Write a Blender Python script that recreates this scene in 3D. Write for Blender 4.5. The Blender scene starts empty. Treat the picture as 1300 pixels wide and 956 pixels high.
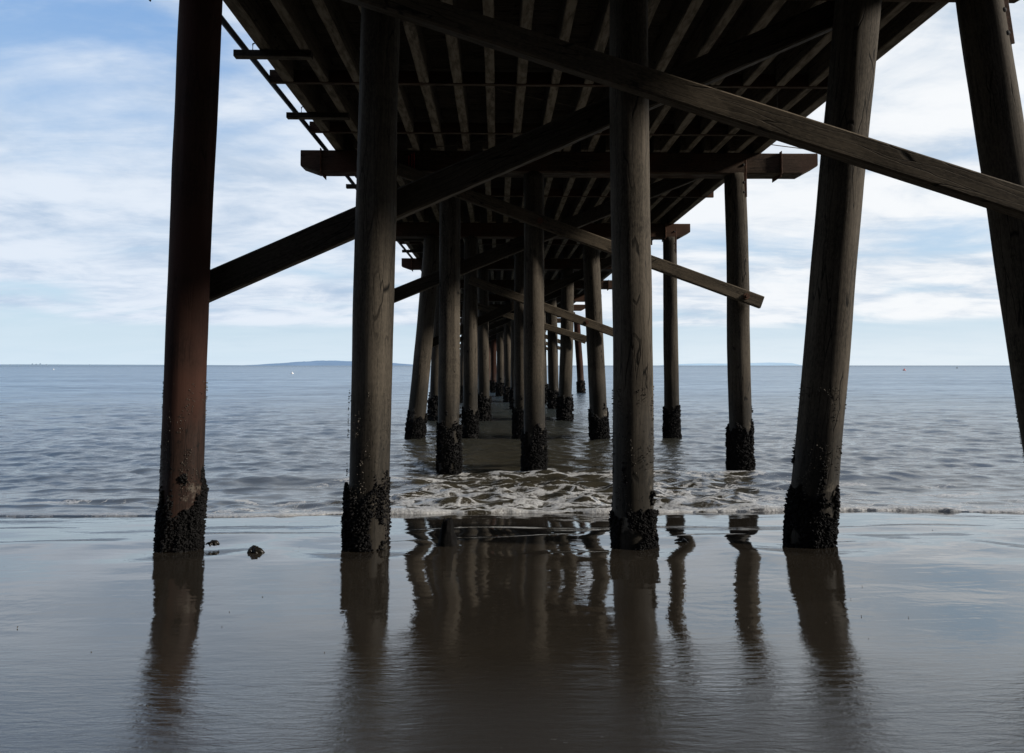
import bpy, bmesh, math, random
import numpy as np
from mathutils import Vector, Matrix, Euler, noise

random.seed(7); rng = np.random.default_rng(11)
R = math.radians
sc = bpy.context.scene
col = sc.collection

# ------------------------------------------------------------------ camera
CAM = Vector((0, 0, 1.78)); F = 870.0
YAW = math.atan(19 / F); PITCH = math.atan(31 / F)
cam_d = bpy.data.cameras.new('camera'); cam = bpy.data.objects.new('camera', cam_d); col.objects.link(cam)
cam.location = CAM; cam.rotation_euler = Euler((R(90) + PITCH, 0, -YAW), 'XYZ')
cam_d.sensor_width = 36; cam_d.lens = F / 1300 * 36; cam_d.shift_y = -45 / 1300
cam_d.clip_start = 0.05; cam_d.clip_end = 200000
sc.camera = cam
ROT = cam.rotation_euler.to_matrix()

def at(px, py, Y):
    """world point seen at photo pixel (px, py) on the vertical plane y = Y"""
    v = ROT @ Vector(((px - 650) / F, -(py - 433) / F, -1))
    return CAM + v * (Y / v.y)

sc.view_settings.view_transform = 'Standard'; sc.view_settings.look = 'None'
sc.view_settings.exposure = 0; sc.view_settings.gamma = 1
sc.cycles.use_denoising = True
sc.cycles.max_bounces = 8; sc.cycles.glossy_bounces = 4; sc.cycles.caustics_reflective = False

# ------------------------------------------------------------------ node helpers
class NT:
    def __init__(s, tree): s.t = tree; s.n = tree.nodes; s.l = tree.links
    def add(s, typ, **kw):
        nd = s.n.new(typ)
        for k, v in kw.items():
            if k == 'ins':
                for a, b in v.items():
                    if hasattr(b, 'is_output') or isinstance(b, bpy.types.NodeSocket): s.l.new(b, nd.inputs[a])
                    else: nd.inputs[a].default_value = b
            else: setattr(nd, k, v)
        return nd
    def math(s, op, a, b=0.0, c=0.0, clamp=False):
        nd = s.n.new('ShaderNodeMath'); nd.operation = op; nd.use_clamp = clamp
        for i, x in enumerate((a, b, c)):
            if isinstance(x, bpy.types.NodeSocket): s.l.new(x, nd.inputs[i])
            else: nd.inputs[i].default_value = x
        return nd.outputs[0]
    def rng(s, v, a, b, c=0.0, d=1.0, smooth=True):
        nd = s.n.new('ShaderNodeMapRange'); nd.interpolation_type = 'SMOOTHSTEP' if smooth else 'LINEAR'
        s.l.new(v, nd.inputs[0])
        for i, x in zip((1, 2, 3, 4), (a, b, c, d)):
            if isinstance(x, bpy.types.NodeSocket): s.l.new(x, nd.inputs[i])
            else: nd.inputs[i].default_value = x
        return nd.outputs[0]
    def mix(s, f, a, b, mode='MIX'):
        nd = s.n.new('ShaderNodeMix'); nd.data_type = 'RGBA'; nd.blend_type = mode
        for i, x in ((0, f), (6, a), (7, b)):
            if isinstance(x, bpy.types.NodeSocket): s.l.new(x, nd.inputs[i])
            else: nd.inputs[i].default_value = x if i == 0 else (*x, 1) if len(x) == 3 else x
        return nd.outputs[2]
    def noise(s, vec, scale, detail=4, rough=.55, dist=0.0):
        nd = s.add('ShaderNodeTexNoise', ins={'Vector': vec, 'Scale': scale, 'Detail': detail, 'Roughness': rough, 'Distortion': dist})
        return nd.outputs[0]
    def mapping(s, vec, scale=(1, 1, 1), loc=(0, 0, 0), rot=(0, 0, 0)):
        return s.add('ShaderNodeMapping', ins={'Vector': vec, 'Scale': scale, 'Location': loc, 'Rotation': rot}).outputs[0]

def new_mat(name):
    m = bpy.data.materials.new(name); m.use_nodes = True
    for n in list(m.node_tree.nodes):
        if n.type != 'OUTPUT_MATERIAL': m.node_tree.nodes.remove(n)
    return m, NT(m.node_tree), m.node_tree.nodes['Material Output']

def simple_mat(name, colr, rough=.6, metal=0.0, nscale=20, var=.35, bump=.002, spec=.3):
    m, t, out = new_mat(name)
    co = t.add('ShaderNodeTexCoord').outputs['Object']
    n = t.noise(co, nscale, 5)
    c = t.mix(t.rng(n, .3, .7), tuple(x * (1 - var) for x in colr), tuple(x * (1 + var) for x in colr))
    b = t.add('ShaderNodeBump', ins={'Height': n, 'Distance': bump, 'Strength': .7})
    p = t.add('ShaderNodeBsdfPrincipled', ins={'Base Color': c, 'Roughness': rough, 'Metallic': metal, 'Normal': b.outputs[0], 'Specular IOR Level': spec})
    t.l.new(p.outputs[0], out.inputs[0]); return m

def wood_mat(name, dark, light, axis, tide=False, underside_bounce=0.0, red=(.07, .028, .016), red_amt=.0, grain=1.0):
    """weathered timber: long grain, drying cracks, blotches; axis = local axis the grain runs along"""
    m, t, out = new_mat(name)
    tc = t.add('ShaderNodeTexCoord').outputs['Object']
    rnd = t.add('ShaderNodeObjectInfo').outputs['Random']
    off = t.add('ShaderNodeCombineXYZ', ins={0: t.math('MULTIPLY', rnd, 37.0), 1: t.math('MULTIPLY', rnd, 91.0), 2: t.math('MULTIPLY', rnd, 53.0)}).outputs[0]
    co = t.add('ShaderNodeVectorMath', operation='ADD', ins={0: tc, 1: off}).outputs[0]
    def sc3(a, b):
        v = [b, b, b]; v['XYZ'.index(axis)] = a; return tuple(v)
    g1 = t.noise(t.mapping(co, sc3(.5, 14)), 1.6, 6, .6, .4)
    g2 = t.noise(t.mapping(co, sc3(1.6, 55)), 1.5, 4, .6)
    bl = t.noise(t.mapping(co, sc3(.7, 2.0)), 1.3, 5, .62)
    crack = t.add('ShaderNodeTexVoronoi', feature='DISTANCE_TO_EDGE', ins={'Vector': t.mapping(t.add('ShaderNodeVectorMath', operation='ADD', ins={0: co, 1: t.add('ShaderNodeVectorMath', operation='SCALE', ins={0: t.add('ShaderNodeTexNoise', ins={'Vector': co, 'Scale': 3.0}).outputs[1], 'Scale': .05}).outputs[0]}).outputs[0], sc3(.7, 13)), 'Scale': 1.2, 'Randomness': 1.0}).outputs[0]
    cr = t.rng(crack, 0.0, .035)
    crg = t.rng(t.noise(co, 1.1, 2), .42, .56)             # cracks only in places
    cr = t.math('MAXIMUM', cr, t.math('SUBTRACT', 1.0, crg))
    f = t.math('ADD', t.math('MULTIPLY', g1, .6), t.math('MULTIPLY', bl, .55))
    f = t.rng(t.math('ADD', f, t.math('MULTIPLY', t.math('SUBTRACT', rnd, .5), .1)), .40, .78)
    c = t.mix(f, dark, light)
    c = t.mix(t.rng(g2, .45, .75, 0, .45 * grain), c, tuple(x * .35 for x in dark))
    kn = t.add('ShaderNodeTexVoronoi', ins={'Vector': t.mapping(co, sc3(1.3, 4.2)), 'Scale': 1.0, 'Randomness': 1.0}).outputs[0]
    c = t.mix(t.rng(kn, .14, .05, 0, .55), c, tuple(x * .4 for x in dark))
    bd = t.noise(t.mapping(co, sc3(2.6, .8)), 1.0, 4, .7)
    c = t.mix(t.rng(bd, .52, .70, 0, .55), c, tuple(x * .6 for x in dark))
    sp = t.noise(t.mapping(co, sc3(26, 75)), 1.0, 4, .7)
    c = t.mix(t.rng(sp, .35, .68, 0, .55), c, tuple(x * 1.35 for x in light))
    sp2 = t.noise(t.mapping(co, sc3(3.5, 38)), 1.0, 5, .7)
    c = t.mix(t.rng(sp2, .55, .72, 0, .45), c, tuple(x * .45 for x in dark))
    c = t.mix(cr, tuple(x * .2 for x in dark), c)
    if red_amt:
        c = t.mix(t.math('MULTIPLY', t.rng(t.noise(co, .9, 4), .38, .62), red_amt), c, red)
    if underside_bounce:
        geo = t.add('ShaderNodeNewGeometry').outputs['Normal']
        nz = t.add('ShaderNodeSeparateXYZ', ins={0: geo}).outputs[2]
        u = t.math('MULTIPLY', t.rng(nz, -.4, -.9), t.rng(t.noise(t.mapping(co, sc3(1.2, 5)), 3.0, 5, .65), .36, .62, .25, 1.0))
        c = t.mix(t.math('MULTIPLY', u, underside_bounce), c, (.46, .40, .32))  # ground bounce light painted into the colour of downward faces, in patches
    rough = .85
    if tide:
        geo = t.add('ShaderNodeNewGeometry').outputs['Position']
        z = t.add('ShaderNodeSeparateXYZ', ins={0: geo}).outputs[2]
        zz = t.math('ADD', z, t.math('MULTIPLY', t.math('SUBTRACT', t.noise(t.mapping(co, (3, 3, .7)), 1.4, 5, .65), .5), 1.5))
        wet = t.rng(zz, 1.75, .95)
        c = t.mix(t.math('MULTIPLY', wet, .25 if red_amt else .72), c, (.011, .010, .008))
        pale = t.math('MULTIPLY', t.rng(t.noise(co, 4.0, 5, .7), .56, .66), t.rng(z, 1.1, .5))
        c = t.mix(t.math('MULTIPLY', pale, .85), c, (.17, .15, .12))
        speck = t.math('MULTIPLY', t.rng(t.noise(co, 38, 3, .6), .60, .66), t.rng(zz, 1.8, 1.0))
        c = t.mix(speck, c, (.006, .006, .005))
        rough = t.rng(wet, 0, 1, .85, .55)
    h = t.math('ADD', t.math('MULTIPLY', g1, .5), t.math('ADD', t.math('MULTIPLY', g2, .25), t.math('MULTIPLY', cr, .7)))
    b = t.add('ShaderNodeBump', ins={'Height': h, 'Distance': .008, 'Strength': .5})
    p = t.add('ShaderNodeBsdfPrincipled', ins={'Base Color': c, 'Roughness': rough, 'Normal': b.outputs[0], 'Specular IOR Level': .12})
    t.l.new(p.outputs[0], out.inputs[0]); return m

M_PILE = wood_mat('weathered_piling', (.021, .018, .014), (.082, .069, .053), 'Z', tide=True)
M_PILE_RED = wood_mat('rust_stained_piling', (.012, .007, .0055), (.034, .018, .013), 'Z', tide=True, red=(.044, .020, .014), red_amt=.95)
M_BEAM = wood_mat('weathered_timber', (.032, .027, .020), (.120, .096, .068), 'X', underside_bounce=.12)
M_BEAM_DARK = wood_mat('dark_creosote_timber', (.022, .018, .014), (.066, .055, .042), 'X', underside_bounce=.5)
M_CAP = wood_mat('red_stained_cap_timber', (.022, .016, .012), (.075, .050, .035), 'X', underside_bounce=.30, red=(.090, .042, .026), red_amt=.6)
M_JOIST = wood_mat('joist_timber', (.048, .040, .032), (.165, .138, .105), 'Y', underside_bounce=.85)
M_DECK = wood_mat('deck_plank_timber', (.040, .034, .027), (.110, .092, .072), 'X')
M_MUSSEL = simple_mat('mussel_shell', (.0060, .0056, .0055), .75, 0, 30, .6, spec=.12)
M_STUB = simple_mat('sodden_black_wood', (.0035, .0032, .003), .8, 0, 25, .5, .012, spec=.08)
M_BARN = simple_mat('barnacle_shell', (.075, .066, .052), .8, 0, 60, .4)
M_RUST = simple_mat('rusted_steel', (.085, .040, .022), .7, .25, 30, .5)
M_STEEL = simple_mat('dark_steel', (.02, .019, .018), .55, .3, 30, .4)
M_PVC = simple_mat('dark_conduit', (.018, .018, .019), .5, 0, 8, .3)
M_KELP = simple_mat('kelp', (.012, .010, .007), .35, 0, 25, .5)
M_CABLE = simple_mat('cable_sheath', (.09, .07, .05), .6, 0, 8, .3)
M_RAG = simple_mat('red_cloth', (.30, .03, .03), .8, 0, 12, .3)
M_WHITE = simple_mat('white_buoy_paint', (.75, .75, .73), .4, 0, 3, .1)
M_PINK = simple_mat('faded_red_buoy_paint', (.62, .14, .12), .45, 0, 3, .2)
M_DARKBUOY = simple_mat('dark_buoy_paint', (.04, .05, .05), .5, 0, 3, .2)

# ------------------------------------------------------------------ object helpers
def link(name, me, parent=None, mat=None, mats=None):
    o = bpy.data.objects.new(name, me); col.objects.link(o)
    if parent: o.parent = parent
    for m in (mats or ([mat] if mat else [])):
        if me and m.name not in [x.name for x in me.materials if x]: me.materials.append(m)
    return o
def empty(name, loc=(0, 0, 0)):
    o = bpy.data.objects.new(name, None); col.objects.link(o); o.location = loc; o.empty_display_size = .3; return o
def tag(o, label=None, cat=None, group=None, kind=None):
    if label: o['label'] = label
    if cat: o['category'] = cat
    if group: o['group'] = group
    if kind: o['kind'] = kind
    return o
def mesh_np(name, V, Fq, smooth=True):
    me = bpy.data.meshes.new(name)
    V = np.asarray(V, dtype=np.float32); Fq = np.asarray(Fq, dtype=np.int32)
    k = Fq.shape[1]
    me.vertices.add(len(V)); me.vertices.foreach_set('co', V.ravel())
    me.loops.add(Fq.size); me.loops.foreach_set('vertex_index', Fq.ravel())
    me.polygons.add(len(Fq)); me.polygons.foreach_set('loop_start', np.arange(0, Fq.size, k, dtype=np.int32))
    me.polygons.foreach_set('use_smooth', np.full(len(Fq), smooth))
    me.update(calc_edges=True); me.validate(); return me

class MB:
    """collects shapes into one mesh"""
    def __init__(s): s.bm = bmesh.new()
    def beam(s, L, h, w, axis='X', org=(0, 0, 0), rough=.004, bev=.012, seg=None, sag=0.0, rnd=None):
        """rough-sawn timber, length L along axis centred on org, h tall, w wide"""
        seg = seg or max(2, int(L / .25)); rnd = rnd or random
        hb, wb = h / 2, w / 2
        prof = [(-wb + bev, -hb), (wb - bev, -hb), (wb, -hb + bev), (wb, hb - bev), (wb - bev, hb), (-wb + bev, hb), (-wb, hb - bev), (-wb, -hb + bev)]
        rings = []; so = rnd.uniform(0, 100)
        for i in range(seg + 1):
            x = -L / 2 + L * i / seg
            bow = noise.noise(Vector((x * .35 + so, 3.1, 0))) * rough * 2
            ring = []
            for j, (a, b) in enumerate(prof):
                d = noise.noise(Vector((x * 2.3 + so, j * 1.7, 5))) * rough
                a2, b2 = a + d + bow, b + d * .7 - sag * (1 - (2 * x / L) ** 2)
                p = (x, a2, b2) if axis == 'X' else (a2, x, b2) if axis == 'Y' else (a2, b2, x)
                ring.append(s.bm.verts.new((p[0] + org[0], p[1] + org[1], p[2] + org[2])))
            rings.append(ring)
        for i in range(seg):
            for j in range(8):
                s.bm.faces.new((rings[i][j], rings[i][(j + 1) % 8], rings[i + 1][(j + 1) % 8], rings[i + 1][j]))
        s.bm.faces.new(rings[0]); s.bm.faces.new(rings[-1]); return s
    def tube(s, pts, r, n=8, cap=True):
        pts = [Vector(p) for p in pts]; rings = []
        for i, p in enumerate(pts):
            d = (pts[min(i + 1, len(pts) - 1)] - pts[max(i - 1, 0)]).normalized()
            u = d.cross(Vector((0, 0, 1)) if abs(d.z) < .95 else Vector((1, 0, 0))).normalized(); v = d.cross(u)
            rr = r[i] if isinstance(r, (list, tuple)) else r
            rings.append([s.bm.verts.new(p + (u * math.cos(2 * math.pi * k / n) + v * math.sin(2 * math.pi * k / n)) * rr) for k in range(n)])
        for a, b in zip(rings, rings[1:]):
            for k in range(n): s.bm.faces.new((a[k], a[(k + 1) % n], b[(k + 1) % n], b[k]))
        if cap: s.bm.faces.new(rings[0]); s.bm.faces.new(rings[-1])
        return s
    def lathe(s, prof, n=16, org=(0, 0, 0)):
        rings = []
        for (r, z) in prof:
            rings.append([s.bm.verts.new((org[0] + r * math.cos(2 * math.pi * k / n), org[1] + r * math.sin(2 * math.pi * k / n), org[2] + z)) for k in range(n)])
        for a, b in zip(rings, rings[1:]):
            for k in range(n): s.bm.faces.new((a[k], a[(k + 1) % n], b[(k + 1) % n], b[k]))
        s.bm.faces.new(rings[0]); s.bm.faces.new(rings[-1]); return s
    def build(s, name, mat, parent=None, smooth=False):
        bmesh.ops.recalc_face_normals(s.bm, faces=s.bm.faces)
        me = bpy.data.meshes.new(name); s.bm.to_mesh(me); s.bm.free()
        for p in me.polygons: p.use_smooth = smooth
        return link(name, me, parent, mat)

# ------------------------------------------------------------------ ground profile
def sand_z(X, Y):
    X = np.asarray(X, float); Y = np.asarray(Y, float)
    z = np.interp(Y, [-60, -30, -16, -9, -1, 2.0, 3.4, 5.6, 7.7, 11.2, 17, 40], [16, 14, 8, 1.9, .82, .625, .515, .33, .125, -.30, -1.0, -2.6])  # the rear end rises as an added, unseen bluff that blocks sky light
    return z
SHORE = 7.72
def front(X):
    X = np.asarray(X, float)
    return SHORE + .15 * np.sin(X * .55 + .8) + .09 * np.sin(X * 1.37 + 2.1) + .035 * np.sin(X * 2.9 + .4) + .016 * np.sin(X * 7.1 + 1.5 * np.sin(X * 1.9)) + .010 * np.sin(X * 16.3 + 2 * np.sin(X * 3.1)) - .10 * np.exp(-((X - .5) / 1.6) ** 2) + .012 * np.abs(X)

PILES = []      # (x, y, radius) at the ground, for scour pools and foam
# ------------------------------------------------------------------ the pier
Z_CAP0, Z_CAP1 = 4.92, 5.27
Z_DECK = 5.63
S = 5.6
NROW = 13
XL, XR = -2.63, 4.35
pier = tag(empty('pier', (0.86, S, .33)), 'long dark timber pier on rows of round pilings running from the beach out to sea', 'pier')
PW = Matrix.Translation(-pier.location)
def attach(o):      # child placed in world coordinates
    o.parent = pier; o.matrix_parent_inverse = PW; return o

def pile_mesh(name, L, r0, r1, seed):
    """one trunk: local z from 0 (base) to L, irregular and slightly bent"""
    n = 36; m = max(20, int(L / .11)); V = []
    for i in range(m + 1):
        z = L * i / m; r = r0 + (r1 - r0) * i / m
        cx = .022 * noise.noise(Vector((z * .35, seed * 3.3, 1))); cy = .022 * noise.noise(Vector((z * .35, seed * 5.1, 9)))
        for k in range(n):
            a = 2 * math.pi * k / n
            d = noise.noise(Vector((math.cos(a) * 1.4 + seed, math.sin(a) * 1.4, z * .45))) * .017 + noise.noise(Vector((math.cos(a) * 5 + seed, math.sin(a) * 5, z * 1.5))) * .006
            rr = r + d
            V.append((cx + rr * math.cos(a), cy + rr * math.sin(a), z))
    Fq = [(i * n + k, i * n + (k + 1) % n, (i + 1) * n + (k + 1) % n, (i + 1) * n + k) for i in range(m) for k in range(n)]
    me = mesh_np(name, V, Fq)
    bm = bmesh.new(); bm.from_mesh(me); bm.verts.ensure_lookup_table()
    bm.faces.new([bm.verts[m * n + k] for k in range(n)]); bm.to_mesh(me); bm.free(); return me

ICO = None
def shell_batch(P, N, size, rnd):
    """many small mussel shells on points P with outward normals N -> one vertex/face array"""
    global ICO
    if ICO is None:
        bm = bmesh.new(); bmesh.ops.create_icosphere(bm, subdivisions=1, radius=1)
        ICO = (np.array([v.co[:] for v in bm.verts]), np.array([[v.index for v in f.verts] for f in bm.faces])); bm.free()
    Vs, Fs = [], []; nv = len(ICO[0])
    for i, (p, nrm) in enumerate(zip(P, N)):
        nrm = Vector(nrm); t = nrm.cross(Vector((rnd.uniform(-1, 1), rnd.uniform(-1, 1), rnd.uniform(-.3, 1)))).normalized()
        nn = (nrm + Vector((rnd.uniform(-.7, .7), rnd.uniform(-.7, .7), rnd.uniform(-.7, .7)))).normalized()
        t = (t - nn * t.dot(nn)).normalized(); b = nn.cross(t)
        s = size * rnd.uniform(.55, 1.3)
        Mx = np.array([t * (s * .42), b * (s * .55), nn * s])
        Vs.append(ICO[0] @ Mx + np.array(p)); Fs.append(ICO[1] + i * nv)
    return np.concatenate(Vs), np.concatenate(Fs)

def crust(name, parent, zb, zt, r, count, size, seed, bare=.31):
    """ragged sleeve of mussels round a piling between local heights zb and zt, thinning upward in tongues"""
    rnd = random.Random(seed); P, N = [], []; tries = 0
    while len(P) < count and tries < count * 12:
        tries += 1
        a = rnd.uniform(0, 2 * math.pi); z = rnd.uniform(zb, zt + .55) if rnd.random() < .8 else rnd.uniform(zb, zt)
        edge = zt + .20 * noise.noise(Vector((math.cos(a) * 1.3 + seed, math.sin(a) * 1.3, .3))) + .10 * noise.noise(Vector((math.cos(a) * 4 + seed, math.sin(a) * 4, z * 3)))
        hole = noise.noise(Vector((math.cos(a) * 1.9 + seed * 2, math.sin(a) * 1.9, z * 4.5)))
        if z > edge:
            if noise.noise(Vector((math.cos(a) * 2.4 + seed * 4, math.sin(a) * 2.4, z * 4.5))) < .38 + (z - edge) * .6: continue
        elif hole > bare: continue
        lump = max(0, noise.noise(Vector((math.cos(a) * 3 + seed, math.sin(a) * 3, z * 5 + 7)))) * .030
        fl = .006 if z < (zb + zt) / 2 else .002
        rr = r + rnd.uniform(-.009, .005) + lump + (fl if z < edge else -.006)
        P.append((rr * math.cos(a), rr * math.sin(a), z)); N.append((math.cos(a), math.sin(a), rnd.uniform(-.2, .3)))
    V, Fa = shell_batch(P, N, size, rnd)
    # the matted layer under the shells
    n = 40; m = 16; sv = []
    for i in range(m + 1):
        for k in range(n):
            a = 2 * math.pi * k / n; e = zt + .20 * noise.noise(Vector((math.cos(a) * 1.3 + seed, math.sin(a) * 1.3, .3)))
            f = i / m; z = zb + (e - zb) * f
            hole = noise.noise(Vector((math.cos(a) * 1.9 + seed * 2, math.sin(a) * 1.9, z * 4.5)))
            rr = r + .012 * noise.noise(Vector((math.cos(a) * 6 + seed, math.sin(a) * 6, z * 14))) + (.004 if z < (zb + zt) / 2 else .001)
            if hole > bare - .03 or i == m: rr = r * .90
            sv.append((rr * math.cos(a), rr * math.sin(a), z))
    sf = [(i * n + k, i * n + (k + 1) % n, (i + 1) * n + (k + 1) % n, (i + 1) * n + k) for i in range(m) for k in range(n)]
    sf = [x for q in sf for x in ((q[0], q[1], q[2]), (q[0], q[2], q[3]))]
    Fa = np.concatenate([Fa, np.array(sf) + len(V)]); V = np.concatenate([V, np.array(sv)])
    o = link(name, mesh_np(name, V, Fa, False), parent, M_MUSSEL); o['kind'] = 'stuff'
    return o

def barnacles(parent, zb, zt, r, count, seed):
    rnd = random.Random(seed + 50); P, N = [], []
    while len(P) < count:
        a = rnd.uniform(0, 2 * math.pi); z = rnd.uniform(zb, zt)
        if noise.noise(Vector((math.cos(a) * 2.2 + seed * 1.5, math.sin(a) * 2.2, z * 4))) < .12: continue
        P.append((r * math.cos(a), r * math.sin(a), z)); N.append((math.cos(a), math.sin(a), 0))
    V, Fa = shell_batch(P, N, .007, rnd)
    o = link('barnacles', mesh_np('barnacles', V, Fa, False), parent, M_BARN); o['kind'] = 'stuff'; return o

def orient(o, p, d):
    q = Vector((0, 0, 1)).rotation_difference(d.normalized())
    o.matrix_world = Matrix.Translation(p) @ q.to_matrix().to_4x4()

def piling(row, base, top, r=.175, mat=None, label=None, plate=None, seed=0):
    Y = S * row; b = at(base[0], base[1], Y); t = at(top[0], top[1], Y); d = (t - b)
    zt = Z_CAP0 + .02; emb = .9
    p1 = b + d * ((zt - b.z) / d.z)
    p0 = b - d.normalized() * emb
    L = (p1 - p0).length
    o = link('piling', pile_mesh('piling', L, r * 1.05, r * .98, seed), None, mat or M_PILE)
    o.parent = pier; o.matrix_parent_inverse = PW
    q = Vector((0, 0, 1)).rotation_difference(d.normalized())
    o.rotation_mode = 'QUATERNION'; o.rotation_quaternion = q; o.location = p0
    if label: o['label'] = label
    PILES.append((b.x, b.y, r))
    if row == 1:
        crust('mussel_crust', o, emb - .12, emb + .38 + .12 * ((seed * 37) % 5 - 2) / 2, r * 1.05, 3800, .0175, seed)
        barnacles(o, emb + .1, emb + 1.3, r * 1.045, 700, seed)
    elif row <= 3:
        crust('mussel_crust', o, emb - .12, emb + (.74 if row == 2 else .66) + .10 * ((seed * 37) % 5 - 2) / 2, r * 1.11, 2600 if row == 2 else 1700, .027, seed, .46)
    else:
        crust('mussel_crust', o, emb - .12, emb + .72, r * 1.12, 420, .06, seed, .5)
    if plate is not None:
        dx, ln = plate
        mb = MB(); mb.beam(ln, .014, .11, 'Z', (0, 0, 0), .001, .003)
        pl = mb.build('strap_plate', M_RUST, o)
        pl.location = (dx * r * 1.02, -r * .80, L - ln / 2 + .22); pl.rotation_euler = (0, 0, -dx * .35)
        for zz in (-ln * .38, -ln * .12, ln * .35):
            bo = MB().lathe([(.001, 0), (.024, 0), (.024, .012), (.015, .024), (.001, .026)], 8).build('bolt', M_STEEL, pl)
            bo.location = (0, -.006, zz); bo.rotation_euler = (R(90), 0, 0)
    return o

# first row (nearest)
piling(1, (228, 690), (254, 0), .154, M_PILE_RED, 'rust red stained piling with mussels at its foot', None, 1)
piling(1, (464, 694), (484, 0), .158, None, None, None, 2)
piling(1, (805, 692), (799, 0), .160, None, None, None, 3)
piling(1, (1027, 691), (1089, 0), .172, None, None, None, 4)
piling(1, (1349, 690), (1245, 0), .170, None, None, (.35, .75), 5)
# second row
piling(2, (466, 603), (487, 190), .178, M_PILE_RED, None, None, 6)
piling(2, (570, 600), (571, 250), .165, None, None, None, 7)
piling(2, (678, 604), (678, 215), .172, None, None, None, 8)
piling(2, (940, 602), (933, 200), .178, None, None, (.45, .62), 9)
# third row
piling(3, (527, 557), (549, 310), .205, None, None, None, 10)
piling(3, (597, 556), (598, 300), .172, None, None, None, 11)
piling(3, (661, 556), (662, 300), .172, None, None, None, 12)
piling(3, (761, 555), (750, 312), .205, None, None, None, 13)
piling(3, (853, 555), (850, 295), .175, None, None, (.45, .62), 14)
# fourth to eighth rows
piling(4, (552, 531), (560, 330), .19, None, None, None, 15)
piling(4, (614, 531), (614, 340), .18, None, None, None, 16)
piling(4, (665, 531), (665, 340), .18, None, None, None, 17)
piling(4, (717, 531), (721, 340), .21, None, None, None, 18)
piling(4, (790, 531), (786, 330), .18, None, None, (.45, .62), 19)
piling(5, (568, 518), (576, 370), .19, None, None, None, 20)
piling(5, (654, 517), (654, 380), .18, None, None, None, 21)
piling(5, (703, 517), (700, 373), .20, None, None, None, 22)
piling(5, (612, 518), (612, 380), .18, M_PILE_RED, None, None, 23)
piling(6, (586, 509), (592, 385), .18, None, None, None, 24)
piling(6, (645, 509), (645, 390), .18, None, None, None, 25)
piling(6, (690, 509), (688, 390), .18, None, None, None, 26)
piling(7, (635, 503), (635, 400), .20, None, None, None, 27)
piling(7, (594, 503), (598, 400), .18, M_PILE_RED, None, None, 28)
piling(7, (676, 503), (674, 400), .18, None, None, None, 29)
piling(8, (738, 499), (731, 384), .22, M_PILE_RED, 'slanting rust red piling far out on the right', None, 30)
piling(8, (627, 499), (627, 400), .18, M_PILE_RED, None, None, 31)
sd = 32
for row in range(8, NROW + 1):
    for X in (-2.3, -.85, .7, 1.9, 3.4):
        if row == 8 and X > 3: continue
        x = X + random.uniform(-.3, .3); lean = random.uniform(-.15, .15) if abs(X - .5) < 2 else (.25 if X < 0 else -.25)
        b = Vector((x, S * row, 0)); t = Vector((x + lean, S * row, 4.9))
        def pxl(p):
            q = ROT.transposed() @ (p - CAM); return (650 + F * q.x / -q.z, 433 - F * q.y / -q.z)
        piling(row, pxl(b), pxl(t), random.uniform(.16, .19), M_PILE_RED if random.random() < .3 else None, None, None, sd); sd += 1

# caps across each row of pilings
for row in range(-4, NROW + 1):
    x0, x1 = {2: (-3.18, 5.27), 3: (-3.0, 4.75)}.get(row, (-3.1 + random.uniform(-.2, .2), 4.9 + random.uniform(-.2, .3)))
    o = attach(MB().beam(x1 - x0, Z_CAP1 - Z_CAP0, .32, 'X', rough=.006, bev=.02).build('cap_beam', M_CAP))
    o.location = ((x0 + x1) / 2, S * row, (Z_CAP0 + Z_CAP1) / 2)
    for v in o.data.vertices:                            # worn lower corners at both ends
        if abs(v.co.x) > (x1 - x0) / 2 - .02 and v.co.z < 0: v.co.z += .09 + .05 * (v.co.x > 0)
    if 1 <= row <= 6:                                    # steel strap round each end
        for xx in (x0 + .33, x1 - .62):
            mb = MB(); L2 = xx - (x0 + x1) / 2
            mb.beam(.38, .09, .012, 'Z', (L2, -.17, 0), .001, .003); mb.beam(.36, .09, .012, 'Y', (L2, 0, -.182), .001, .003)
            mb.build('strap', M_RUST, o)

# diagonal braces: ends as (pixel, distance), depth of the timber, material
def brace(p0, p1, h, t, mat, bolts=()):
    d = p1 - p0; L = d.length; d.normalize()
    up = Vector((0, 0, 1)); yv = up.cross(d).normalized(); zv = d.cross(yv)
    o = MB().beam(L, h, t, 'X', rough=.005, bev=.014).build('cross_brace', mat)
    m3 = Matrix((d, yv, zv)).transposed()
    o.parent = pier; o.matrix_parent_inverse = PW
    o.rotation_mode = 'QUATERNION'; o.rotation_quaternion = m3.to_quaternion(); o.location = (p0 + p1) / 2
    side = -1
    for f in bolts:
        mb = MB(); x = (f - .5) * L
        mb.tube([(x, side * (t / 2 - .002), 0), (x, side * (t / 2 + .012), 0)], .05, 10)
        mb.tube([(x, side * (t / 2 + .010), 0), (x, side * (t / 2 + .045), 0)], .026, 6)
        mb.build('bolt', M_RUST, o)
    return o
# row 1: long near-side brace falling to the right, far-side brace rising to the right
brace(at(395, -31, 5.40), at(1330, 268, 4.75), .190, .125, M_BEAM)
brace(at(245, 373, 5.86), at(1100, 0, 5.86), .235, .11, M_BEAM_DARK)
# row 2
brace(at(505, 215, 10.93), at(967, 384, 10.90), .20, .10, M_BEAM, (.955, .39))
brace(at(472, 387, 11.47), at(925, 203, 11.47), .22, .10, M_BEAM_DARK)
# row 3
brace(at(596, 355, 16.5), at(784, 424, 16.5), .20, .10, M_BEAM, (.79,))
brace(at(536, 441, 17.1), at(800, 320, 17.1), .22, .10, M_BEAM_DARK)
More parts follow.
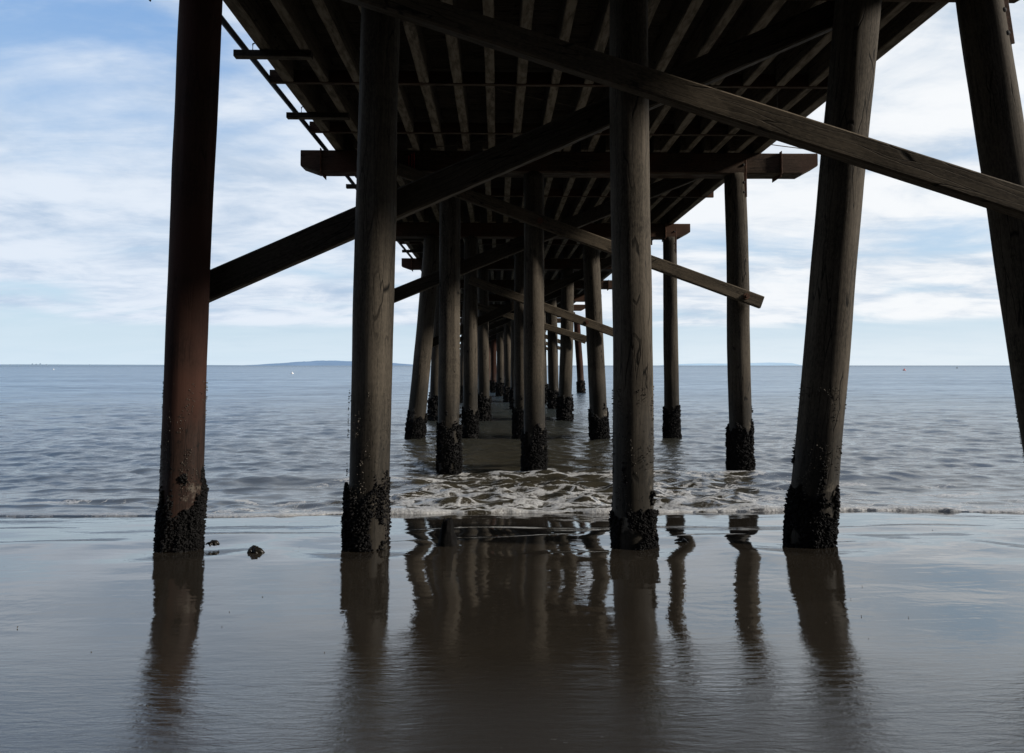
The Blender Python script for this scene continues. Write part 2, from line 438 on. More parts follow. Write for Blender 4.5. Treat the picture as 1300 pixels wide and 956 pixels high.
# row 4
brace(at(604, 388, 22.1), at(747, 431, 22.1), .20, .10, M_BEAM)
brace(at(556, 432, 22.7), at(730, 364, 22.7), .22, .10, M_BEAM_DARK)
for row in range(5, NROW + 1):
    y = S * row
    brace(Vector((-1.6, y - .27, 4.6)), Vector((3.6, y - .27, 2.75)), .2, .1, M_BEAM)
    brace(Vector((-2.4, y + .27, 2.5)), Vector((3.2, y + .27, 4.75)), .2, .1, M_BEAM_DARK)

# stringers (joists) span by span, lapped side by side over the caps
NJ = 18; JX = [XL + .06 + (XR - XL - .12) * i / (NJ - 1) for i in range(NJ)]
far = MB()
for span in range(-4, NROW):
    for i, x in enumerate(JX):
        w = .135 if i in (0, NJ - 1) else random.uniform(.10, .125)
        shift = .0 if i in (0, NJ - 1) else (.052 if span % 2 else -.052) + random.uniform(-.02, .02)
        yc = S * (span + .5); L = S + (.0 if i in (0, NJ - 1) else .5)
        hh = Z_DECK - Z_CAP1 - .004
        if 0 <= span <= 4:
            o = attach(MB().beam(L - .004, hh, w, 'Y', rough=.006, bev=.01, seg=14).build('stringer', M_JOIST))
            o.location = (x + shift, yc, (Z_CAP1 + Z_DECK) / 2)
        else:
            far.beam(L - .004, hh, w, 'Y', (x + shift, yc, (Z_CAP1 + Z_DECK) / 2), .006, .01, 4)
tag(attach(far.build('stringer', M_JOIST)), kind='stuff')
# deck of planks laid across
mb = MB(); y = -S * 4 - .3
while y < S * NROW + .6:
    w = .29 if y < 34 else .6
    mb.beam(XR - XL + .16 + random.uniform(-.05, .08), .09, w - .012, 'X', ((XL + XR) / 2, y, Z_DECK + .047), .003, .006, 3); y += w
attach(mb.build('deck', M_DECK))
# solid bridging between the stringers at mid span
for span in range(0, 9):
    for frac in ((.5,) if span != 1 else (.5, .82)):
        yy = S * (span + frac); mb = MB()
        mb.beam(XR - XL + .30, .16, .06, 'X', ((XL + XR) / 2 - .02, yy, Z_CAP1 + .07), .004, .006, 24)
        o = attach(mb.build('bridging', M_CAP))
# conduit along the left edge on outrigger arms
pts = [(-2.83 + .008 * math.sin(y * .6), y, Z_CAP1 + .07) for y in np.arange(-5, S * NROW, .8)]
cd = attach(MB().tube(pts, .034, 10).build('conduit', M_PVC, None, True))
for k in range(0, 34):
    y = 7.55 + (k - 3) * 1.87
    if k in (5, ) or abs((y / S) - round(y / S)) < .07: continue
    arm = attach(MB().beam(.85, .075, .09, 'X', rough=.003, bev=.006).build('conduit_arm', M_BEAM_DARK))
    arm.location = (XL - .25 + .425 + random.uniform(-.03, .03), y, Z_CAP1 - .042)
    MB().tube([(-.23, 0, .03), (-.23, 0, .12), (-.15, 0, .16), (-.13, 0, .03)], .008, 6).build('clamp', M_STEEL, arm)
# loose cables slung under the stringers
def cable(p0, p1, sag, r=.008, kink=None):
    pts = [p0.lerp(p1, i / 14) - Vector((0, 0, sag * 4 * (i / 14) * (1 - i / 14))) for i in range(15)]
    if kink: pts += [kink]
    return attach(MB().tube(pts, r, 6).build('cable', M_CABLE, None, True))
cable(at(470, 66, 8.4), at(742, 137, 9.4), .05, .010, at(757, 124, 9.4))
cable(at(545, 187, 10.8), at(700, 158, 10.5), .06, .007)
cable(at(826, 155, 10.6), at(1030, 190, 10.9), .04, .007)
cable(at(986, 60, 7.9), at(987, 142, 7.9), 0.0, .003)
cable(at(1058, -10, 6.6), at(962, 40, 7.6), .02, .007)

# ------------------------------------------------------------------ things on and by the pier
rag_c = at(522, 208, 10.98); mb = MB()
for k, (dx, dz, l) in enumerate(((0, 0, .2), (.05, .02, .26), (-.04, -.03, .15))):
    mb.beam(l, .05, .012, 'Z', (dx, 0, dz - l / 2), .012, .003, 8)
rag = mb.build('rag', M_RAG); rag.location = rag_c
tag(rag, 'red strip of cloth hanging from the second cap beam', 'rag')
rag.location.y = S * 2 - .18; rag.location.z = Z_CAP0 + .28

def stub():
    n = 22; V = []; H = .20
    b = at(568, 697, 5.62); zz = float(sand_z(b.x, b.y))
    for i in range(15):
        f = i / 14; z = -.25 + (H + .25) * f
        for k in range(n):
            a = 2 * math.pi * k / n
            r = .105 - .075 * max(0, f - .35) / .65
            r *= 1 + .22 * noise.noise(Vector((math.cos(a) * 2, math.sin(a) * 2, z * 9))) + .1 * noise.noise(Vector((math.cos(a) * 7, math.sin(a) * 7, z * 25)))
            top = .07 * noise.noise(Vector((math.cos(a) * 1.5 + 4, math.sin(a) * 1.5, 0))) if i > 11 else 0
            V.append((r * math.cos(a), r * math.sin(a), z + top))
    Fq = [(i * n + k, i * n + (k + 1) % n, (i + 1) * n + (k + 1) % n, (i + 1) * n + k) for i in range(14) for k in range(n)]
    me = mesh_np('post_stub', V, Fq, True)
    bm = bmesh.new(); bm.from_mesh(me); bm.verts.ensure_lookup_table()
    bm.faces.new([bm.verts[14 * n + k] for k in range(n)]); bm.to_mesh(me); bm.free()
    o = link('post_stub', me, None, M_STUB); o.location = (b.x, b.y, zz)
    tag(o, 'short broken black post stub poking out of the wet sand between two front pilings', 'post stub')
stub()

def kelp(px, py, label, size, seed, flat=1.0, strands=5):
    rnd = random.Random(seed)
    h = 1.45; Y = 5.4
    for _ in range(12):
        p = at(px, py, Y); Y += (p.z - float(sand_z(p.x, Y))) * 6
    mb = MB()
    for k in range(strands):
        a = rnd.uniform(0, 2 * math.pi); l = size * rnd.uniform(.5, 1.2); pts = []
        for i in range(8):
            f = i / 7
            pts.append((math.cos(a + f * 1.2) * l * (f - .35), math.sin(a + f) * l * .6 * (f - .35), size * flat * (.42 * math.sin(f * math.pi) * rnd.uniform(.6, 1.2)) + .008))
        mb.tube(pts, [size * .16 * (1 - abs(f - 3.5) / 5) * rnd.uniform(.7, 1.3) for f in range(8)], 7)
    o = mb.build('kelp_clump', M_KELP, None, True); o.location = (p.x, Y, float(sand_z(p.x, Y)))
    return tag(o, label, 'kelp', 'scraps of kelp on the wet sand')
kelp(272, 693, 'small dark scrap of kelp on wet sand right beside the rust red piling', .11, 3, .5, 5)
kelp(322, 704, 'lumpy dark kelp clump on wet sand with a short trailing strand, left of second piling', .15, 4, .50, 9)
kelp(868, 688, 'thin dark strand of kelp on sand right of the third front piling', .10, 5, .25, 3)

# ------------------------------------------------------------------ sand
def build_sand():
    ys = np.concatenate([np.linspace(-60, -2, 60), np.arange(-1.9, 1.5, .1), np.arange(1.5, 9.0, .025), np.arange(9.0, 40, .5)])
    xs = np.concatenate([-np.geomspace(400, 9.1, 40), np.arange(-9, 9.01, .04), np.geomspace(9.1, 400, 40)])
    Xg, Yg = np.meshgrid(xs, ys)
    Z = sand_z(Xg, Yg)
    # smooth the slope changes
    k = np.ones(13) / 13
    for _ in range(2):
        Zp = np.pad(Z, ((6, 6), (0, 0)), mode='edge'); Z2 = sum(Zp[i:i + len(ys)] for i in range(13)) / 13
        inner = (Yg > 1.8) & (Yg < 8.7); Z = np.where(inner, Z2, Z)
    near = np.exp(-((Yg - 5.5) / 4) ** 2)
    Z += near * (.0045 * np.sin(Xg * .9 + Yg * 2.1 + np.sin(Xg * .4) * 1.3) + .0028 * np.sin(Xg * 1.7 - Yg * 3.3 + 1.0) + .0016 * np.sin(Xg * 3.1 + Yg * 5.2 + np.sin(Xg * 1.3)))
    # shallow backwash rills just above the water line
    Z += .0022 * np.exp(-((Yg - 6.3) / .8) ** 2) * np.sin((Yg + .16 * np.sin(Xg * 1.1) + .05 * np.sin(Xg * 3)) * 9.0)
    for (rx, ry, rw, rd, ra) in ((-3.9, 5.75, .45, .10, .016), (-2.1, 6.2, .7, .10, .010), (-.95, 5.75, .42, .09, .016), (-.35, 6.45, .6, .12, .012), (.25, 5.95, .55, .07, .014), (1.9, 5.95, .5, .10, .014), (2.7, 5.6, .35, .08, .014), (3.6, 6.5, .9, .10, .009), (4.9, 5.9, .7, .12, .010), (-4.6, 6.6, .8, .12, .009), (.6, 5.2, .5, .10, .008), (-2.6, 4.9, .9, .18, .008), (3.9, 4.7, .9, .2, .008)):
        yy = Yg - ry - .05 * np.sin((Xg - rx) * 3.0)
        Z += ra * np.exp(-((Xg - rx) / rw) ** 2) * np.where(yy > 0, np.exp(-(yy / rd) ** 2), np.exp(-(yy / (rd * 2.6)) ** 2))
    for (px, py, r) in PILES[:5]:
        d = np.hypot((Xg - px) * .8, Yg - py + .02)
        Z += -.022 * np.exp(-(d / .34) ** 2) + .010 * np.exp(-((d - .62) / .2) ** 2) * (.6 + .4 * np.sin(3 * np.arctan2(Yg - py, Xg - px) + px))
    V = np.stack([Xg.ravel(), Yg.ravel(), Z.ravel()], 1)
    ny, nx = Xg.shape; idx = np.arange(ny * nx).reshape(ny, nx)
    Fq = np.stack([idx[:-1, :-1].ravel(), idx[:-1, 1:].ravel(), idx[1:, 1:].ravel(), idx[1:, :-1].ravel()], 1)
    m, t, out = new_mat('wet_sand')
    pos = t.add('ShaderNodeNewGeometry').outputs['Position']
    sx = t.add('ShaderNodeSeparateXYZ', ins={0: pos}); X, Y = sx.outputs[0], sx.outputs[1]
    big = t.noise(t.mapping(pos, (.5, .9, 1)), 1.2, 4)
    fine = t.noise(pos, 60, 4, .6); grit = t.noise(pos, 210, 2, .6)
    streak = t.noise(t.mapping(pos, (1, 1, 1), rot=(0, 0, R(38))), 1.0, 0)
    stv = t.mapping(pos, (7, 34, 1), rot=(0, 0, R(28)))
    streak = t.noise(stv, 1.0, 5, .6, .6)
    wetY = t.math('ADD', Y, t.math('MULTIPLY', t.math('SUBTRACT', big, .5), 1.2))
    dry = t.rng(wetY, 2.95, 2.05)                     # 0 under the film of water, 1 up the beach
    c = t.mix(t.rng(big, .3, .7), (.029, .0235, .017), (.040, .033, .024))
    c = t.mix(t.math('MULTIPLY', t.rng(grit, .40, .62), .8), c, (.012, .010, .008))
    c = t.mix(t.math('MULTIPLY', dry, .6), c, (.044, .042, .040))
    c = t.mix(t.rng(Y, -7.0, -10.0), c, (.016, .015, .010))      # added bluff out of view, dark to cut light from behind
    rough = t.rng(dry, 0, 1, .010, .22, False)
    rough = t.math('ADD', rough, t.math('MULTIPLY', t.math('MULTIPLY', dry, t.rng(streak, .5, .75)), .06))
    h = t.math('ADD', t.math('MULTIPLY', streak, t.rng(wetY, 3.5, 2.3, .00010, .0038)), t.math('MULTIPLY', fine, t.rng(wetY, 3.0, 2.0, .00003, .0007)))
    h = t.math('ADD', h, t.math('MULTIPLY', grit, t.rng(wetY, 2.9, 1.9, .0, .00022)))
    h = t.math('ADD', h, t.math('MULTIPLY', t.noise(t.mapping(pos, (2.2, 5.5, 1), rot=(0, 0, R(-7))), 1.0, 2, .45, .3), .0035))
    h = t.math('ADD', h, t.math('MULTIPLY', t.noise(t.mapping(pos, (26, 20, 1), rot=(0, 0, R(20))), 1.0, 3, .55), .00040))
    b = t.add('ShaderNodeBump', ins={'Height': h, 'Distance': 1.0, 'Strength': 1.0})
    p = t.add('ShaderNodeBsdfPrincipled', ins={'Base Color': c, 'Roughness': rough, 'IOR': 1.9, 'Specular Tint': (.86, .95, 1, 1), 'Normal': b.outputs[0]})
    t.l.new(p.outputs[0], out.inputs[0])
    o = link('sand', mesh_np('sand', V, Fq), None, m); o['kind'] = 'structure'
build_sand()

# ------------------------------------------------------------------ sea
def build_sea():
    s = [0.0]; ds = .018
    while s[-1] < 120: ds = min(max(.018, .0046 * (s[-1] + 5)), 5); s.append(s[-1] + ds)
    while s[-1] < 90000: ds *= 1.14; s.append(s[-1] + ds)
    s = np.array(s); nx = 760
    u = np.linspace(-1, 1, nx); u = np.sign(u) * (.62 * np.abs(u) + .38 * np.abs(u) ** 3) * 1.9
    Sg, Ug = np.meshgrid(s, u, indexing='ij')
    X = Ug * (Sg + 9.5) * 1.0
    Y0 = front(np.clip(X, -40, 40)); Y = Y0 + Sg
    dY = np.gradient(s)[:, None]; dX = np.gradient(u)[None, :] * (Sg + 9.5)
    res = np.maximum(dY, dX)
    Z = np.zeros_like(X); ramp = np.clip(Sg / 4.0, 0, 1) ** 1.2
    r2 = np.random.default_rng(5)
    for k in range(46):
        lam = .22 * (22 ** (k / 45)); th = r2.normal(0, .55) + .15; amp = .0082 * lam ** .85 / (1 + lam * .12)
        kx, ky = 2 * np.pi / lam * np.sin(th), 2 * np.pi / lam * np.cos(th)
        fade = np.clip((lam / res - 3.0) / 3.0, 0, 1)
        ph = kx * X + ky * Y + r2.uniform(0, 6.28)
        mod = .6 + .4 * np.sin(X * r2.uniform(.1, .5) + Y * r2.uniform(.1, .5) + r2.uniform(0, 6))
        w = np.sin(ph) + .25 * np.cos(2 * ph)
        Z += amp * w * fade * mod * (.25 + .75 * ramp) * (1.35 if lam < .9 else .46)
    # swash lens running up the sand, a low spent breaker behind it
    Z += .125 * np.exp(-(Sg / 2.0) ** 2)
    act = np.exp(-((X - 1.0) / 2.6) ** 2)
    cy = 10.75 + .22 * np.sin(X * .7) + .1 * np.sin(X * 1.9 + 1) + .03 * X
    dd = Y - cy
    crest = np.where(dd < 0, np.exp(-(dd / .28) ** 2), np.exp(-(dd / .9) ** 2))
    Z += crest * (.05 + .05 * np.exp(-((X + 2.0) / 1.5) ** 2) + .045 * np.exp(-((X - 4) / 2.) ** 2) + .03 * np.sin(X * 1.3)) * np.exp(-(X / 14) ** 2)
    # small wavelets running in behind the edge
    for (s0, amp, ph) in ((.42, .020, 0.0), (1.05, .026, 1.9), (1.9, .026, 4.0)):
        q = Sg - s0 - .16 * np.sin(X * .8 + ph) - .07 * np.sin(X * 2.3 + 2 * ph)
        Z += amp * np.where(q < 0, np.exp(-(q / .05) ** 2), np.exp(-(q / .17) ** 2)) * np.clip(.55 + .75 * np.sin(X * .9 + ph * 3) + .35 * np.sin(X * 2.7 + ph), 0, 1.4)
    # churned water inside the foam patch
    churn = np.exp(-((X - 1.2) / 3.0) ** 2) * np.exp(-((Sg - 1.5) / 1.6) ** 2) + .35 * np.exp(-((X + 3.0) / 1.6) ** 2) * np.exp(-((Sg - .5) / .6) ** 2)
    cz = np.zeros_like(Z)
    for k in range(30):
        lam = r2.uniform(.16, .9); th = r2.uniform(0, 6.28)
        cz += .016 * lam ** .7 * np.sin(2 * np.pi / lam * (np.sin(th) * X * .7 + np.cos(th) * Y) + r2.uniform(0, 6.28) + 1.2 * np.sin(X * r2.uniform(.5, 2)) )
    Z += cz * np.clip(churn, 0, 1) * np.exp(-np.clip(Sg - 8, 0, None)) * (res < .2)
    # rolled lip at the very front
    lip_h = .010 + .030 * np.clip(np.exp(-((X - 1.0) / 2.8) ** 2) + .9 * np.exp(-((X - 5.2) / 1.6) ** 2) + .5 * np.exp(-((X + 2.9) / .9) ** 2), 0, 1)
    wob = .55 + .45 * np.sin(X * 9.1 + 2 * np.sin(X * 2.3)) * np.sin(X * 3.7 + 1)
    Z += lip_h * wob * np.exp(-((Sg - .07) / .06) ** 2)
    # the leading edge tucks under the sand
    Z = np.where(Sg < .001, sand_z(X, Y) - .03, Z)
    zs = sand_z(X, np.minimum(Y, 39)); Z = np.where((Sg > .001) & (Sg < 3), np.maximum(Z, zs + .004 + .14 * np.minimum(Sg, .12)), Z)
    V = np.stack([X.ravel(), Y.ravel(), Z.ravel()], 1)
    ny = len(s); idx = np.arange(ny * nx).reshape(ny, nx)
    Fq = np.stack([idx[:-1, :-1].ravel(), idx[:-1, 1:].ravel(), idx[1:, 1:].ravel(), idx[1:, :-1].ravel()], 1)
    me = mesh_np('sea', V, Fq)
    # how foamy each point is
    line = 1.25 * np.exp(-((Sg - .07) / (.085 + .04 * np.sin(X * 4.3 + 1.7 * np.sin(X * 1.3)))) ** 2) * np.clip(np.exp(-((X - 1.0) / 2.9) ** 2) + .95 * np.exp(-((X - 5.6) / 2.6) ** 2) + .95 * np.exp(-((X + 2.7) / 1.6) ** 2), .66, 1)
    patch = np.exp(-np.clip(np.abs(X - 1.15) - 1.9, 0, None) ** 2 / .8) * np.exp(-(np.clip(Sg - 1.3, 0, None) / 1.1) ** 2)
    patch = np.maximum(patch, .85 * np.exp(-((X - 5.2) / 2.4) ** 2) * np.exp(-((Sg - .4) / .5) ** 2))
    patch = np.maximum(patch, .9 * np.exp(-((X + 2.7) / 1.2) ** 2) * np.exp(-((Sg - .3) / .4) ** 2))
    cre = np.exp(-((dd + .12) / .14) ** 2) * .5 * np.exp(-((X - 1.5) / 3.2) ** 2)
    # drifting foam streaks left by the last wave
    for (fx, fs, fw, fl) in ((6.5, 1.4, 2.2, .10), (4.6, 2.3, 1.8, .10), (8.0, .8, 2.0, .08), (-3.4, 1.0, 1.2, .08), (-6.5, .7, 2.0, .06), (3.2, 3.0, 1.5, .14), (-1.6, 2.6, 1.2, .12), (.6, 3.1, 1.6, .14)):
        cre = np.maximum(cre, .74 * np.exp(-((X - fx) / fw) ** 2) * np.exp(-((Sg - fs - .12 * np.sin(X * 2.1 + fx) - .06 * np.sin(X * 5)) / fl) ** 2))
    ring = np.zeros_like(X)
    for (px, py, r) in PILES[5:9]:
        d = np.hypot(X - px, Y - py); ring = np.maximum(ring, .9 * np.exp(-((d - r - .08) / .12) ** 2))
    foam = np.clip(np.maximum.reduce([line * 1.0, patch * .50, cre, ring * .75]), 0, 1)
    a = me.attributes.new('foam', 'FLOAT', 'POINT'); a.data.foreach_set('value', foam.ravel().astype(np.float32))
    m, t, out = new_mat('sea_water')
    pos = t.add('ShaderNodeNewGeometry').outputs['Position']
    Yy = t.add('ShaderNodeSeparateXYZ', ins={0: pos}).outputs[1]
    fa = t.add('ShaderNodeAttribute', attribute_name='foam').outputs['Fac']
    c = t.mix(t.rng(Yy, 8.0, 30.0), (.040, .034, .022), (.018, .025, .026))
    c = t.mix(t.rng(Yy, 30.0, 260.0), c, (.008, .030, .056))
    n1 = t.noise(t.mapping(pos, (1.0, 1.6, 1)), 3.2, 5, .6, .3)
    n2 = t.noise(t.mapping(pos, (.55, 1.0, 1), rot=(0, 0, R(12))), 1.0, 4, .6, .2)
    n3 = t.noise(t.mapping(pos, (.045, .10, 1), rot=(0, 0, R(-6))), 1.0, 4, .6)
    h = t.math('ADD', t.math('MULTIPLY', n1, .046), t.math('MULTIPLY', n2, t.rng(Yy, 15, 90, .02, .30)))
    h = t.math('ADD', h, t.math('MULTIPLY', n3, t.rng(Yy, 60, 400, .0, 2.4)))
    h = t.math('MULTIPLY', h, t.rng(Yy, 7.7, 13.0, .25, 1.0))
    b = t.add('ShaderNodeBump', ins={'Height': h, 'Distance': 1.0, 'Strength': .75})
    w = t.add('ShaderNodeBsdfPrincipled', ins={'Base Color': c, 'Roughness': t.rng(Yy, 10, 300, .04, .12), 'IOR': t.rng(Yy, 15, 160, 1.42, 1.3), 'Normal': b.outputs[0]})
    # open water: many small facets seen together reflect an even share of the sky
    rip = t.math('ADD', t.math('MULTIPLY', t.noise(t.mapping(pos, (.22, .9, 1), rot=(0, 0, R(5))), 1.0, 5, .65), .6), t.math('MULTIPLY', t.noise(t.mapping(pos, (.02, .10, 1), rot=(0, 0, R(-3))), 1.0, 5, .65), .4))
    gl = t.add('ShaderNodeBsdfGlossy', ins={'Color': (.86, .94, 1, 1), 'Roughness': .22, 'Normal': b.outputs[0]})
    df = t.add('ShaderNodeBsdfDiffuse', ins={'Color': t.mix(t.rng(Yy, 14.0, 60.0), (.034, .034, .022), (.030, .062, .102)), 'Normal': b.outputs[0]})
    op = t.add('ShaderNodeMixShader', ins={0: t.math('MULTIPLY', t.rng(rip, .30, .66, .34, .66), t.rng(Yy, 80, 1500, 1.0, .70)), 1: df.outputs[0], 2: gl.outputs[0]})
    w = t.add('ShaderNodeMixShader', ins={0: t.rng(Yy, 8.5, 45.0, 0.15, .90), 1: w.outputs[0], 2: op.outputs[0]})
    # lacy foam
    wv = t.add('ShaderNodeVectorMath', operation='ADD', ins={0: pos, 1: t.add('ShaderNodeVectorMath', operation='SCALE', ins={0: t.add('ShaderNodeTexNoise', ins={'Vector': pos, 'Scale': 2.6, 'Detail': 4}).outputs[1], 'Scale': .55}).outputs[0]}).outputs[0]
    v1 = t.add('ShaderNodeTexVoronoi', feature='DISTANCE_TO_EDGE', ins={'Vector': t.mapping(wv, (.42, 1.25, 1.3)), 'Scale': 3.6}).outputs[0]
    v2 = t.add('ShaderNodeTexVoronoi', feature='DISTANCE_TO_EDGE', ins={'Vector': t.mapping(wv, (.6, 1.3, 1.5)), 'Scale': 15.0}).outputs[0]
    lace = t.math('ADD', t.math('MULTIPLY', t.rng(v1, .20, 0.0), .50), t.math('MULTIPLY', t.rng(v2, .22, 0), .22))
    lace = t.math('ADD', lace, t.math('MULTIPLY', t.noise(t.mapping(pos, (.55, 1.3, 1)), 2.4, 8, .74), .80))
    fm = t.rng(t.math('ADD', lace, fa), 1.02, 1.48)
    fm = t.math('MULTIPLY', fm, t.math('MULTIPLY', t.rng(fa, .02, .15), t.rng(t.noise(pos, 22, 5, .7), .30, .60, .45, .95)))
    fc = t.mix(t.noise(pos, 45, 3), (.34, .335, .32), (.68, .68, .67))
    fb = t.add('ShaderNodeBump', ins={'Height': t.math('ADD', t.noise(pos, 55, 4, .65), t.math('MULTIPLY', lace, .8)), 'Distance': .025, 'Strength': .8})
    fd = t.add('ShaderNodeBsdfPrincipled', ins={'Base Color': fc, 'Roughness': .75, 'Normal': fb.outputs[0]})
    mx = t.add('ShaderNodeMixShader', ins={0: fm, 1: w.outputs[0], 2: fd.outputs[0]})
    t.l.new(mx.outputs[0], out.inputs[0])
    o = link('sea', me, None, m); o['kind'] = 'structure'
build_sea()

# ------------------------------------------------------------------ far shore, buoys
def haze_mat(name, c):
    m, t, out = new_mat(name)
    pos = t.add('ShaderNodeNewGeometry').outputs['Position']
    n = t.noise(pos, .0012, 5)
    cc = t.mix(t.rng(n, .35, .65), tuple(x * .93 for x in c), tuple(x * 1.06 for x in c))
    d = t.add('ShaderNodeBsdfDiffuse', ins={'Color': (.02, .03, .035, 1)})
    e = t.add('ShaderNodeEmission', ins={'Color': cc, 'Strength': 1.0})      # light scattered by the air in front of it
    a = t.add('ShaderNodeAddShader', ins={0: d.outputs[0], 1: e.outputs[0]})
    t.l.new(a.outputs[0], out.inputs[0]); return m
def ridge(name, prof, Y, mat, depth=1500, seed=1):
    """prof: photo outline [(px, height in px above the horizon)]"""
    pxs = np.array([p[0] for p in prof], float); hs = np.array([p[1] for p in prof], float)
    xs = np.linspace(pxs[0], pxs[-1], 160); hh = np.interp(xs, pxs, hs)
    V = []; n = len(xs)
    for j, f in enumerate((0, .35, .7, 1.0, 1.4)):
        for x, h in zip(xs, hh):
            p = at(x, 464, Y)
            k = (0, .45, .8, 1.0, 0)[j]
            hz = h * Y / F * k * (1 + .10 * noise.noise(Vector((x * .06, j * 1.7, seed))) + .05 * noise.noise(Vector((x * .25, j, seed))))
            V.append((p.x * (1 + f * depth / Y), Y + f * depth, hz - 2 if k == 0 else hz))
    Fq = [(j * n + i, j * n + i + 1, (j + 1) * n + i + 1, (j + 1) * n + i) for j in range(4) for i in range(n - 1)]
    o = link(name, mesh_np(name, V, Fq), None, mat); o['kind'] = 'structure'; return o
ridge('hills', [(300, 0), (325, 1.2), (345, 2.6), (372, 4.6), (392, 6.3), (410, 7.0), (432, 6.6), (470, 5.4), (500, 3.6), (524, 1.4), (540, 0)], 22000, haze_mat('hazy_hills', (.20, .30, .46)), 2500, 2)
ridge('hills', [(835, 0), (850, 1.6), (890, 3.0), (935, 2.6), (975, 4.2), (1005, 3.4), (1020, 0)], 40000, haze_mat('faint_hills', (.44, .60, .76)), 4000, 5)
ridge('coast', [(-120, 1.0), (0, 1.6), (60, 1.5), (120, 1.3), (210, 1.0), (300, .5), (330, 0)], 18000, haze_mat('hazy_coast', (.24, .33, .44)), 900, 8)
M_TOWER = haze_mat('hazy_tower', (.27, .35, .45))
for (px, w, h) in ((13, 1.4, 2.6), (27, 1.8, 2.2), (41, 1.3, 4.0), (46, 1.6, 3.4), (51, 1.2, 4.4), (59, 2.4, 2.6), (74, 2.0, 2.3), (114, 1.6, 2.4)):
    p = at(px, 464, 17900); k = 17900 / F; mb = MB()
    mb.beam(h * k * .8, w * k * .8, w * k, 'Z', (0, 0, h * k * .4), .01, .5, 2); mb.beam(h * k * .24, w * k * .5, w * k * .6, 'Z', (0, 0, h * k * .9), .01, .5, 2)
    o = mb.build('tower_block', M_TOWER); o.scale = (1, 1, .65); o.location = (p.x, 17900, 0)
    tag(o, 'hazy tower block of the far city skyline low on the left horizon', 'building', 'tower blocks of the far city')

def buoy(px, py, mat, label, r):
    Y = CAM.z / ((py - 464.0) / F); p = at(px, py, Y)
    root = empty('buoy', (p.x, Y, 0)); tag(root, label, 'buoy', 'buoys on the sea')
    MB().lathe([(.01, -r * .6), (r * .7, -r * .45), (r, 0), (r * .92, r * .45), (r * .5, r * .85), (.02, r * .95)], 18).build('float', mat, root, True)
    MB().lathe([(r * .16, r * .85), (r * .13, r * 1.2), (r * .02, r * 1.25)], 8).build('mast', mat, root, True)
    MB().lathe([(r * .05, r * 1.15), (r * .28, r * 1.25), (r * .25, r * 1.5), (.02, r * 1.55)], 10).build('topmark', mat, root, True)
buoy(371, 474.5, M_WHITE, 'round white buoy on the sea in front of the hazy hill', .32)
buoy(68, 469.2, M_WHITE, 'tiny white buoy near the left horizon below the far city', .32)
buoy(1148, 470.5, M_PINK, 'faded pinkish red buoy on the sea to the right of the pier', .5)
buoy(1215, 467.6, M_DARKBUOY, 'dark speck of a buoy close to the right horizon', .55)

# ------------------------------------------------------------------ sun and sky
SUN_EL, SUN_BACK = R(25), R(13)
sv = Vector((math.cos(SUN_BACK) * math.cos(SUN_EL), -math.sin(SUN_BACK) * math.cos(SUN_EL), math.sin(SUN_EL)))
sun_d = bpy.data.lights.new('sun', 'SUN'); sun = bpy.data.objects.new('sun', sun_d); col.objects.link(sun)
sun_d.energy = 5.0; sun_d.angle = R(6); sun_d.color = (1, .93, .84)
sun.rotation_euler = (-sv).to_track_quat('-Z', 'Y').to_euler(); sun.location = (20, -5, 12)

w = bpy.data.worlds.new('World'); sc.world = w; w.use_nodes = True
t = NT(w.node_tree); bg = w.node_tree.nodes['Background']
sky = t.add('ShaderNodeTexSky'); sky.sky_type = 'NISHITA'; sky.sun_disc = False
sky.sun_elevation = SUN_EL; sky.sun_rotation = math.atan2(sv.x, sv.y); sky.air_density = 1.0; sky.dust_density = 1.0
d = t.add('ShaderNodeTexCoord').outputs['Generated']
dn = t.add('ShaderNodeVectorMath', operation='NORMALIZE', ins={0: d}).outputs[0]
sp = t.add('ShaderNodeSeparateXYZ', ins={0: dn}); dz = sp.outputs[2]; dx = sp.outputs[0]
den = t.math('ADD', t.math('MAXIMUM', dz, 0.0), .15)
cu = t.add('ShaderNodeCombineXYZ', ins={0: t.math('DIVIDE', sp.outputs[0], den), 1: t.math('DIVIDE', sp.outputs[1], den), 2: 0.0}).outputs[0]
c1 = t.noise(t.mapping(cu, (1.0, 1.1, 1), (3.1, 1.7, 0), (0, 0, R(-14))), 1.0, 8, .55, .5)
c2 = t.noise(t.mapping(cu, (.8, 2.2, 1), (8.3, 4.2, 0), (0, 0, R(24))), 1.0, 7, .6, .5)
c3 = t.noise(t.mapping(cu, (2.1, 2.5, 1), (1.3, 9.2, 0), (0, 0, R(-20))), 1.0, 8, .62, .4)
cov = t.math('ADD', t.math('MULTIPLY', c1, .62), t.math('MULTIPLY', c2, .38))
mask = t.rng(cov, .34, .52)
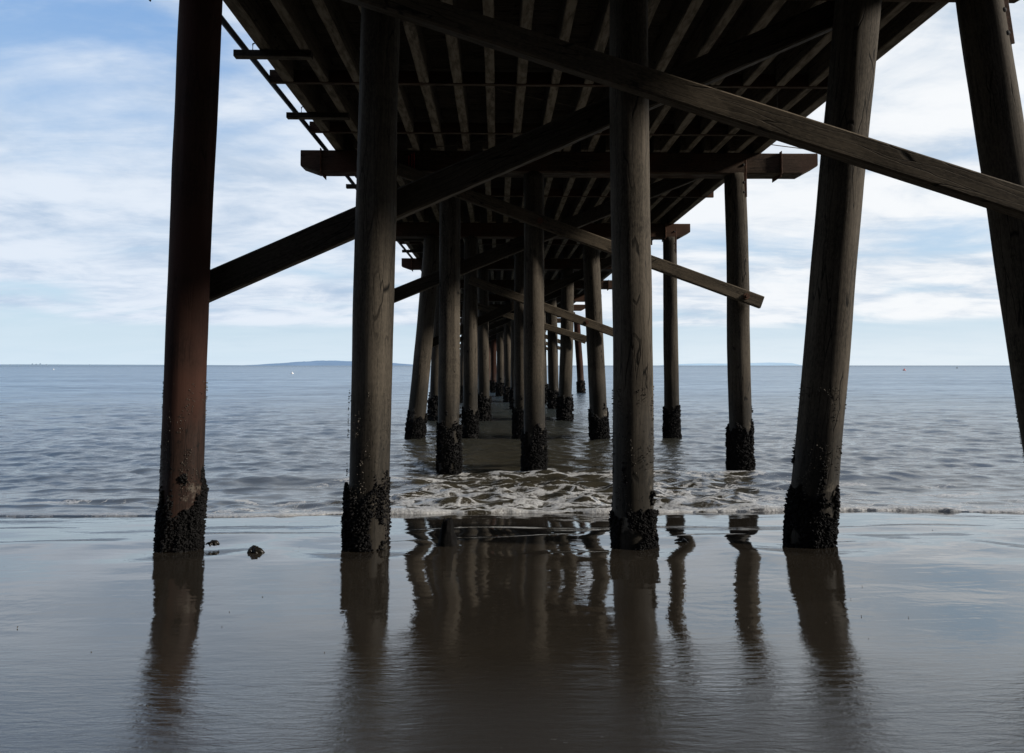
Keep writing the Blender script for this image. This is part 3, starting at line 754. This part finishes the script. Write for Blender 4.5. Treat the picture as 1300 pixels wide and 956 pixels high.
low = t.rng(t.math('ADD', dz, t.math('MULTIPLY', t.math('SUBTRACT', c2, .5), .022)), .048, .066)
mask = t.math('MULTIPLY', mask, t.rng(low, 0, 1, .12, 1.0))
shade = t.rng(t.math('ADD', t.math('MULTIPLY', c3, .6), t.math('MULTIPLY', c2, .4)), .32, .58)
rgt = t.rng(dx, -.7, .75)
cl_lo = t.mix(rgt, (.45, .58, .76), (.54, .65, .78)); cl_hi = t.mix(rgt, (.76, .84, .95), (.95, .97, .99))
cloud = t.mix(shade, cl_lo, cl_hi)
skyc = t.add('ShaderNodeVectorMath', operation='SCALE', ins={0: sky.outputs[0], 'Scale': .105}).outputs[0]
blue = t.mix(.78, skyc, t.mix(t.rng(dz, .02, .55), (.60, .78, .95), (.22, .44, .84)))
hz = t.rng(dz, .075, .0)
blue = t.mix(t.math('MULTIPLY', hz, .85), blue, t.mix(rgt, (.67, .81, .92), (.80, .89, .95)))
mask = t.math('MULTIPLY', mask, t.rng(dz, .40, .75, 1.0, .40))
res = t.mix(mask, blue, cloud)
res = t.mix(1.0, res, t.add('ShaderNodeCombineColor', ins={0: t.rng(sp.outputs[1], .15, -.35, 1, .46), 1: t.rng(sp.outputs[1], .15, -.35, 1, .46), 2: t.rng(sp.outputs[1], .15, -.35, 1, .49)}).outputs[0], 'MULTIPLY')     # sky behind the camera dimmed to lessen fill on the pilings
t.l.new(res, bg.inputs[0]); bg.inputs[1].default_value = 1.0

# ------------------------------------------------------------------ shell grit scattered on the sand
def grit():
    rnd = random.Random(21); P, N = [], []
    for _ in range(170):
        x = rnd.gauss(.5, 3.2); y = rnd.choice((rnd.uniform(5.0, 7.0), rnd.uniform(2.2, 6.8)))
        P.append((x, y, float(sand_z(x, y)) + .0)); N.append((rnd.uniform(-.4, .4), rnd.uniform(-.4, .4), 1))
    V, Fa = shell_batch(P, N, .0042, rnd)
    o = link('shell_grit', mesh_np('shell_grit', V, Fa, False), None, M_BARN)
    tag(o, 'tiny shell fragments and grit scattered over the wet sand', 'shell grit', None, 'stuff')
grit()
